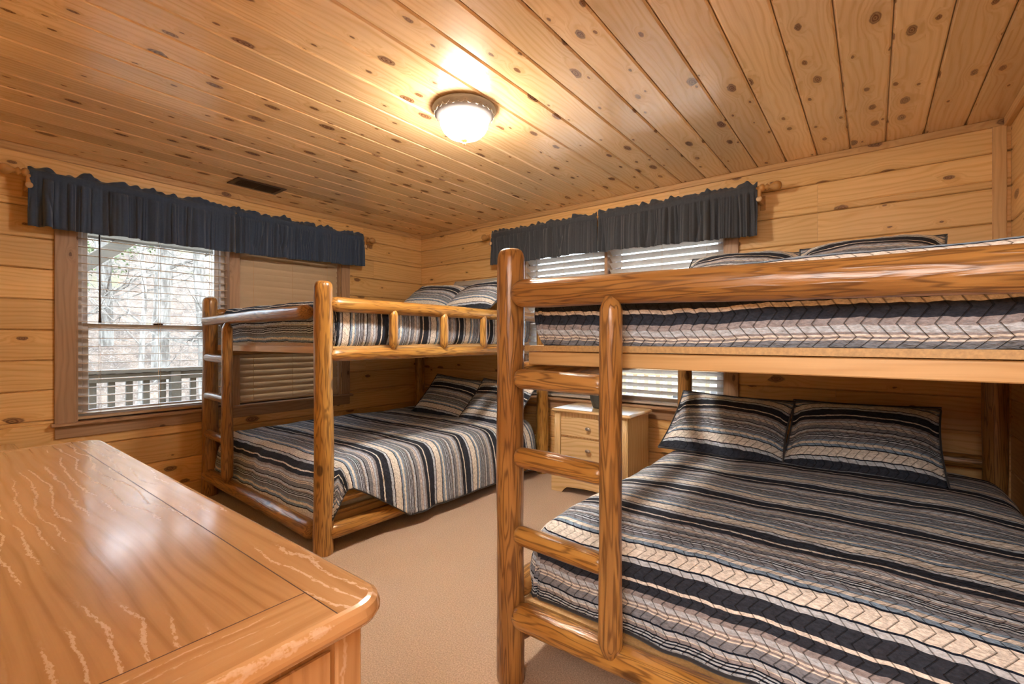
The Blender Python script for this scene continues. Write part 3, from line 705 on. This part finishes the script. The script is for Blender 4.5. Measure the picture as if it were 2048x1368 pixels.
place((-.03,3.20,1.67), 34, -1, 0, (1,1.0,1.15), 'striped pillow on the upper right berth, nearer the right wall')
place((-3.40,3.33,.675), 46, 2, 4, (1,.98,.85), 'striped pillow on the lower left berth, nearer the room corner')
place((-2.76,3.33,.670), 46, -2, 2, (1,.98,.85), 'striped pillow on the lower left berth, half behind a log post')
place((-3.52,3.22,1.665), 36, 4, 3, (1,.95,1), 'striped pillow on the upper left berth, nearest the room corner')
place((-2.90,3.22,1.650), 36, -3, -2, (1,.95,1), 'striped pillow on the upper left berth, half behind a log post')
place((-3.25,3.46,1.695), 48, 0, 0, (1,.95,.7), 'plain cream pillow behind the striped ones, upper left berth', M_sheet)

# ------------------------------------------------------------------ dresser
D = thing('dresser', 'wide oak dresser with worn rounded top in the foreground', 'dresser', (-1.5, .2, 0))
DX0, DX1, DY0, DY1, DZ = -2.43, -.585, -.045, .462, .86
def round_top(x0, x1, y0, y1, z0, z1, rc, name, m, root):
    b = MB(); n = 10; e = .012
    def outline(ins):
        P = []
        for (cx, cy, s) in ((x1-rc,y1-rc,0),(x0+rc,y1-rc,1),(x0+rc,y0+rc,2),(x1-rc,y0+rc,3)):
            for k in range(n+1):
                t = math.pi/2*(s+k/n); P.append((cx+(rc-ins)*math.cos(t), cy+(rc-ins)*math.sin(t)))
        return P
    lv = [(.016,z0),(.005,z0+.004),(0,z0+.012),(0,z1-.016),(.004,z1-.006),(.011,z1-.0015),(.018,z1)]
    R = [[(x,y,z) for x, y in outline(i)] for i, z in lv]
    K = len(R[0])
    for i in range(len(R)-1):
        for k in range(K):
            q = [R[i][k],R[i][(k+1)%K],R[i+1][(k+1)%K],R[i+1][k]]
            b.face(q, [(6400+(a[1] if abs(a[0]-x1) < rc else a[0]), 3+a[2]+ (a[0] if abs(a[0]-x1) < rc else a[1])) for a in q], True)
    b.face(R[0][::-1], [(6400+a[0], a[1]) for a in R[0][::-1]])
    return b, R[-1]
b, rim = round_top(DX0, DX1, DY0, DY1, DZ-.034, DZ, .062, 'top', M_dr, D)
# the top's face is jointed: a field, two long borders and two end borders, each its own board
SX0, SX1, SY0, SY1 = DX0+.055, -.692, DY0+.05, .373
zz = DZ; g = .0016
def strip(pts, along):
    u0 = random.randrange(1, 300)*64.0
    b.face([(x,y,zz) for x, y in pts], [(u0+(x if along == 'x' else y)%8, (y if along == 'x' else x)+4) for x, y in pts])
rimxy = [(p[0], p[1]) for p in rim]
top_in = [(SX0,SY0),(SX1,SY0),(SX1,SY1),(SX0,SY1)]
strip([(SX0,SY0),(SX1-g,SY0),(SX1-g,SY1-g),(SX0,SY1-g)], 'x')
K = len(rimxy); q = K//4
A = rimxy[0:q]; B_ = rimxy[q:2*q]; C_ = rimxy[2*q:3*q]; D_ = rimxy[3*q:4*q]
A2 = [p for p in A if True]
# north border runs the whole length between the rounded corners
strip([(rimxy[0][0], SY1)] + A + B_ + [(B_[-1][0], SY1)], 'x')
strip([(SX1,D_[-1][1]+0)] + [(D_[-1][0], D_[-1][1]), (rimxy[0][0], SY1-g), (SX1, SY1-g)], 'y')
strip([(SX1-g*0, SY0)] + [(SX1, D_[-1][1]), (SX1, SY0)][:0] + [(SX0, SY0), (SX0, C_[0][1])] + [], 'x') if False else None
strip([(B_[-1][0], SY1-g), (B_[-1][0], C_[0][1]), (SX0-g, C_[0][1]), (SX0-g, SY1-g)], 'y')
strip(C_ + D_ + [(SX1, D_[-1][1]), (SX1, SY0), (SX0, SY0), (SX0, C_[0][1])], 'x')
# dark strips along the joints
b.build('top', M_dr, D, weld=False)
gp = MB(); gp.box(SX1-g, SX1, SY0, SY1, DZ-.001, DZ-.0002+.0004, 'y'); gp.box(SX0, rimxy[0][0], SY1-g, SY1, DZ-.001, DZ+.0002, 'x'); gp.build('joint_line', M_dark, D)
b = MB(); bx0, bx1, by0, by1 = DX0+.035, DX1-.038, DY0+.01, DY1-.035
b.box(bx0+.005, bx1-.005, by0+.005, by1-.01, .09, DZ-.034, 'z', .004)
for xx in (bx0, bx1-.045): b.box(xx, xx+.045, by1-.045, by1, .0, DZ-.034, 'z', .004); b.box(xx, xx+.045, by0, by0+.045, .0, DZ-.034, 'z', .004)
b.box(bx0+.045, bx1-.045, by1-.03, by1-.002, .06, .12, 'x', .003)
b.build('case', M_dr, D)
b = MB(); b.box(bx1-.001, bx1+.004, by0+.055, by1-.055, .14, DZ-.06, 'z', .002); b.build('side_panel', M_dr, D)
for c in range(3):
    for r_ in range(3):
        xa = bx0+.055+c*(bx1-bx0-.11)/3; xb = xa+(bx1-bx0-.11)/3-.012; za = .135+r_*.228
        b = MB(); b.box(xa, xb, by1-.012, by1+.008, za, za+.215, 'x', .005); dr = b.build('drawer', M_dr, D)
        b = MB(); b.lathe([(0,.0),(.007,0),(.007,.014),(.018,.019),(.019,.026),(.012,.031),(0,.032)], 16, ((xa+xb)/2, by1+.007, za+.11), 'y'); b.build('knob', M_steel, dr)
# a lower chest beyond it against the left wall, only its top shows
K2 = thing('nightstand', 'small low wooden nightstand beyond the dresser, only its top showing', 'nightstand', (-4.02, .18, 0))
b, rm = round_top(-4.28, -3.86, -.04, .40, .575, .60, .03, 'top', M_ns, K2); b.face(rm, [(x+64*9, y) for x, y, z in rm]); b.build('top', M_ns, K2)
b = MB(); b.box(-4.26, -3.89, -.03, .37, 0, .575, 'z', .004); b.build('case', M_ns, K2)
for z in (.10, .34):
    b = MB(); b.box(-4.24, -3.91, .366, .382, z, z+.21, 'x', .004); dr = b.build('drawer', M_ns, K2)
    b = MB(); b.lathe([(0,0),(.006,0),(.006,.012),(.016,.018),(.014,.026),(0,.028)], 14, (-4.075,.381,z+.105), 'y'); b.build('knob', M_steel, dr)

# ------------------------------------------------------------------ nightstand between the beds
NS = thing('nightstand', 'light oak nightstand with arched drawer between the bunk beds', 'nightstand', (-1.77, 3.49, 0))
nx0, nx1, ny0, ny1 = -2.105, -1.455, 3.295, 3.70
b, rm = round_top(nx0-.022, nx1+.03, ny0-.028, ny1+.02, .655, .684, .02, 'top', M_ns, NS); b.face(rm, [(x+64*5, y) for x, y, z in rm]); b.build('top', M_ns, NS)
b = MB(); b.box(nx0, nx1, ny0+.012, ny1, .06, .655, 'z', .003)
for xa in (nx0, nx1-.058):
    b.box(xa, xa+.058, ny0-.004, ny0+.012, .10, .655, 'z', .002)
    for k in range(4): b.tube([(xa+.014+k*.010, ny0-.004, .13), (xa+.014+k*.010, ny0-.004, .64)], .0035, 6)
b.build('case', M_ns, NS)
b = MB(); pts = []                                   # bracket base with an arched cut-out
bx0, bx1 = nx0-.018, nx1+.018; n = 28
top = [(bx0+(bx1-bx0)*i/n, .125) for i in range(n+1)]
def low(x):
    t = (x-bx0)/(bx1-bx0)
    if t < .15 or t > .85: return 0
    if t < .22: return .05*math.sin((t-.15)/.07*math.pi/2)
    if t > .78: return .05*math.sin((.85-t)/.07*math.pi/2)
    return .05+.012*math.sin((t-.22)/.56*math.pi)
for i in range(n):
    x0, x1 = top[i][0], top[i+1][0]; y0, y1 = ny0-.02, ny0+.004
    P = lambda x, y, z: (x, y, z)
    for yy in (y0, y1): b.face([(x0,yy,low(x0)),(x1,yy,low(x1)),(x1,yy,.125),(x0,yy,.125)], [(x0+640,low(x0)),(x1+640,low(x1)),(x1+640,.125),(x0+640,.125)])
    b.face([(x0,y0,low(x0)),(x1,y0,low(x1)),(x1,y1,low(x1)),(x0,y1,low(x0))], [(x0+640,0),(x1+640,0),(x1+640,.02),(x0+640,.02)])
    b.face([(x0,y0,.125),(x1,y0,.125),(x1,y1,.125),(x0,y1,.125)], [(x0+640,0),(x1+640,0),(x1+640,.02),(x0+640,.02)])
for xx in (bx0, bx1): b.face([(xx,ny0-.02,0),(xx,ny0+.004,0),(xx,ny0+.004,.125),(xx,ny0-.02,.125)], [(640,0),(640.02,0),(640.02,.1),(640,.1)])
b.box(bx0, bx0+.02, ny0+.004, ny1, 0, .12, 'y', .002); b.box(bx1-.02, bx1, ny0+.004, ny1, 0, .12, 'y', .002)
b.build('base', M_ns, NS)
for za, zb, arch in ((.470,.600,.022),(.285,.452,0),(.140,.268,0)):
    b = MB(); xa, xb = nx0+.066, nx1-.066; n = 16; f = ny0-.006; bk = ny0+.010
    tz = lambda x: zb+arch*(1-((x-(xa+xb)/2)/((xb-xa)/2))**2)
    for i in range(n):
        x0, x1 = xa+(xb-xa)*i/n, xa+(xb-xa)*(i+1)/n
        b.face([(x0,f,za),(x1,f,za),(x1,f,tz(x1)),(x0,f,tz(x0))], [(x0+1280+za*64*9,za),(x1+1280+za*64*9,za),(x1+1280+za*64*9,tz(x1)),(x0+1280+za*64*9,tz(x0))])
        b.face([(x0,f,tz(x0)),(x1,f,tz(x1)),(x1,bk,tz(x1)),(x0,bk,tz(x0))], [(0,0)]*4); b.face([(x0,f,za),(x1,f,za),(x1,bk,za),(x0,bk,za)], [(0,0)]*4)
    for xx in (xa, xb): b.face([(xx,f,za),(xx,bk,za),(xx,bk,tz(xx)),(xx,f,tz(xx))], [(0,0)]*4)
    dr = b.build('drawer', M_ns, NS)
    b = MB(); b.lathe([(0,0),(.006,0),(.006,-.012),(.022,-.016),(.024,-.022),(.018,-.028),(0,-.030)], 18, ((xa+xb)/2, f, (za+zb)/2+arch*.4), 'y')
    for i, v in enumerate(b.v): b.v[i] = Vector((v.x, v.y, (za+zb)/2+arch*.4+(v.z-((za+zb)/2+arch*.4))*.6))
    b.build('knob', M_steel, dr)
LP = thing('table_lamp', 'dark ribbed table lamp on the light oak nightstand', 'lamp', (-1.80, 3.52, .684))
b = MB(); b.lathe([(0,.684),(.052,.684),(.060,.70),(.078,.76),(.084,.81),(.078,.86),(.058,.905),(.034,.93),(.028,.945),(.034,.955),(.030,.965),(0,.967)], 48, (-1.792,3.50,0), 'z', 16, .03); b.build('base', M_ceram, LP)
b = MB(); b.tube([(-1.792,3.50,.96),(-1.792,3.50,1.16)], .008, 10); b.build('stem', M_dark, LP)
b = MB(); b.lathe([(.15,1.02),(.10,1.24),(.098,1.24),(.148,1.02)], 40, (-1.792,3.50,0)); b.build('lamp_shade', M_shade, LP)

# ------------------------------------------------------------------ outdoors
mb = MB()
for k in range(13): mb.box(-6.45+k*.152, -6.45+k*.152+.145, -1.2, 6.6, -.09, -.06, 'y')
for k in range(14): mb.box(-4.45, 3.2, 3.98+k*.152, 3.98+k*.152+.145, -.09, -.06, 'x')
struct(mb.build('deck_floor', M_deck, weld=False))
mb = MB(); mb.box(-4.6, 1.6, 3.94, 5.42, 2.62, 2.70, 'x', .004); struct(mb.build('added_sun_blocker', M_deck2))  # added slab, out of view, limits the sun through the back windows
def railing(T, a0, a1, first, label, m):
    root = thing('deck_railing', label, 'railing', T @ Vector(((a0+a1)/2, 0, -.06)))
    b = MB(T); b.box(a0, a1, -.06, .08, .905, .945, 'x', .004); b.build('top_rail', m, root)
    b = MB(T); b.box(a0, a1, -.02, .018, .815, .90, 'x', .003); b.build('sub_rail', m, root)
    b = MB(T); b.box(a0, a1, -.02, .018, .02, .10, 'x', .003); b.build('bottom_rail', m, root)
    a = first; k = 0
    while a < a1:
        if a > a0+.05:
            b = MB(T); b.box(a, a+.057, .019, .055, -.02, .90, 'z', .002); b.build('baluster', m, root)
        a += .1455; k += 1
    for a in (a0, 1.80 if a0 < 0 < a1 and a1 > 5 else (a0+a1)/2, a1):
        b = MB(T); b.box(a-.045, a+.045, -.045, .045, -.06, .905, 'z', .003); b.build('post', m, root)
    return root
TW2 = Matrix.Translation((-6.15, 0, 0)) @ Matrix(((0,-1,0,0),(1,0,0,0),(0,0,1,0),(0,0,0,1)))
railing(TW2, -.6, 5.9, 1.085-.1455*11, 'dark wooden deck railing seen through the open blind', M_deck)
railing(Matrix.Translation((0, 5.6, 0)), -4.6, 1.2, -4.45, 'pale deck railing, sunlight painted into its colour, seen through the back wall blinds', M_deck2)
PB = thing('porch_frame', 'dark porch beam with diagonal brace outside the left window', 'porch frame', (-6.15, .75, -.06))
b = MB(TW2); b.box(-.6, 5.9, -.07, .07, 2.27, 2.45, 'x', .004); b.build('beam', M_deck, PB)
b = MB(TW2); b.box(.62, .75, -.065, .065, -.06, 2.27, 'z', .004); b.build('post', M_deck, PB)
b = MB(TW2); b.box(.98-.62, .98+.62, -.045, .045, 1.93-.062, 1.93+.062, 'x', .003, Matrix.Rotation(-math.radians(41), 3, 'Y')); b.build('brace', M_deck, PB)
hill = MB()
def hz(x, y):
    d = min(18, max(0, -x-8)); return -1.6+d*.52+noise.noise(Vector((x*.15, y*.15, 0)))*.6
hill.grid(lambda s, t: (-7.5-20*s, -16+50*t, hz(-7.5-20*s, -16+50*t)), 60, 60, lambda s, t: (s, t))
struct(hill.build('hillside', M_ground))
gd = MB(); gd.box(-40, 30, 6.5, 60, -2.5, -2.2, 'x'); struct(gd.build('ground', M_ground))
def tree_mesh(seed, H, r0, nb):
    rg = random.Random(seed); b = MB()
    pts = [Vector((0,0,-.5))]
    for k in range(1, 9): pts.append(pts[-1]+Vector((rg.uniform(-.05,.05), rg.uniform(-.05,.05), H/8)))
    b.tube(pts, [r0*(1-.09*k) for k in range(9)], 8)
    def br(p, d, L, r, dep):
        q = [p]; 
        for k in range(4): d = (d+Vector([rg.uniform(-.22,.22) for _ in range(3)])).normalized(); q.append(q[-1]+d*L/4)
        b.tube(q, [r*(1-.18*k) for k in range(5)], 4)
        if dep: 
            for k in range(3): br(q[rg.randrange(1,5)], (d+Vector([rg.uniform(-.9,.9) for _ in range(3)])).normalized(), L*.55, r*.5, dep-1)
    for k in range(nb):
        i = rg.randrange(1, 8); a = rg.uniform(0, 6.28)
        br(pts[i], Vector((math.cos(a), math.sin(a), rg.uniform(.1,.9))).normalized(), rg.uniform(1.2, 2.6), r0*.22, 2)
    return b
protos = []
for sd, H, r, nb in ((1,11,.17,16),(2,12,.13,18),(3,9,.09,20),(4,7,.05,16)):
    protos.append(tree_mesh(sd, H, r, nb).build('bare_tree', M_bark, origin=(0,0,0), weld=False))
usedt = set(); rg = random.Random(5)
for i in range(14):
    x = -9.5-rg.random()*14; dirn = rg.uniform(.12, .78) if i < 26 else rg.uniform(-.1, 1.1); y = -x*dirn*.72+rg.uniform(-.4, .4); k = rg.choice((0,1,1,2,2,3,3)) if i > 3 else 0
    if i < 3: x, y = ((-11.0, 3.75), (-11.6, 3.15), (-13, 2.55))[i]; k = (1,0,1)[i]
    o = protos[k] if k not in usedt else protos[k].copy()
    if k in usedt: C.objects.link(o)
    usedt.add(k); o.location = (x, y, hz(x, y)); o.rotation_euler = (rg.uniform(-.04,.04), rg.uniform(-.04,.04), rg.uniform(0, 6.28)); o.scale = (1, 1, 1)
    tag(o, 'pale bare winter tree on the hillside beyond the deck', 'tree', 'bare trees on the hillside')
for i in range(5):
    b = MB(); rg2 = random.Random(40+i); b_c = Vector((0,0,.5))
    for k in range(520):
        a, e = rg2.uniform(0, 6.28), rg2.uniform(-.5, 1.2); r = rg2.uniform(.2, .75); c = b_c+Vector((math.cos(a)*math.cos(e)*r, math.sin(a)*math.cos(e)*r, math.sin(e)*r))
        d1 = Vector([rg2.uniform(-.035,.035) for _ in range(3)]); d2 = Vector([rg2.uniform(-.035,.035) for _ in range(3)])
        b.face([c-d1, c+d2, c+d1, c-d2], [(0,0)]*4)
    o = b.build('evergreen_shrub', M_leaf, origin=(0,0,0), weld=False)
    x = -15.0-i*1.6; y = -x*(.16+.07*i)*.8; o.location = (x, y, hz(x, y)-.2); o.scale = (1.2,)*3
    tag(o, 'green leafy shrub among the bare trees on the hillside', 'shrub', 'green shrubs on the hillside')
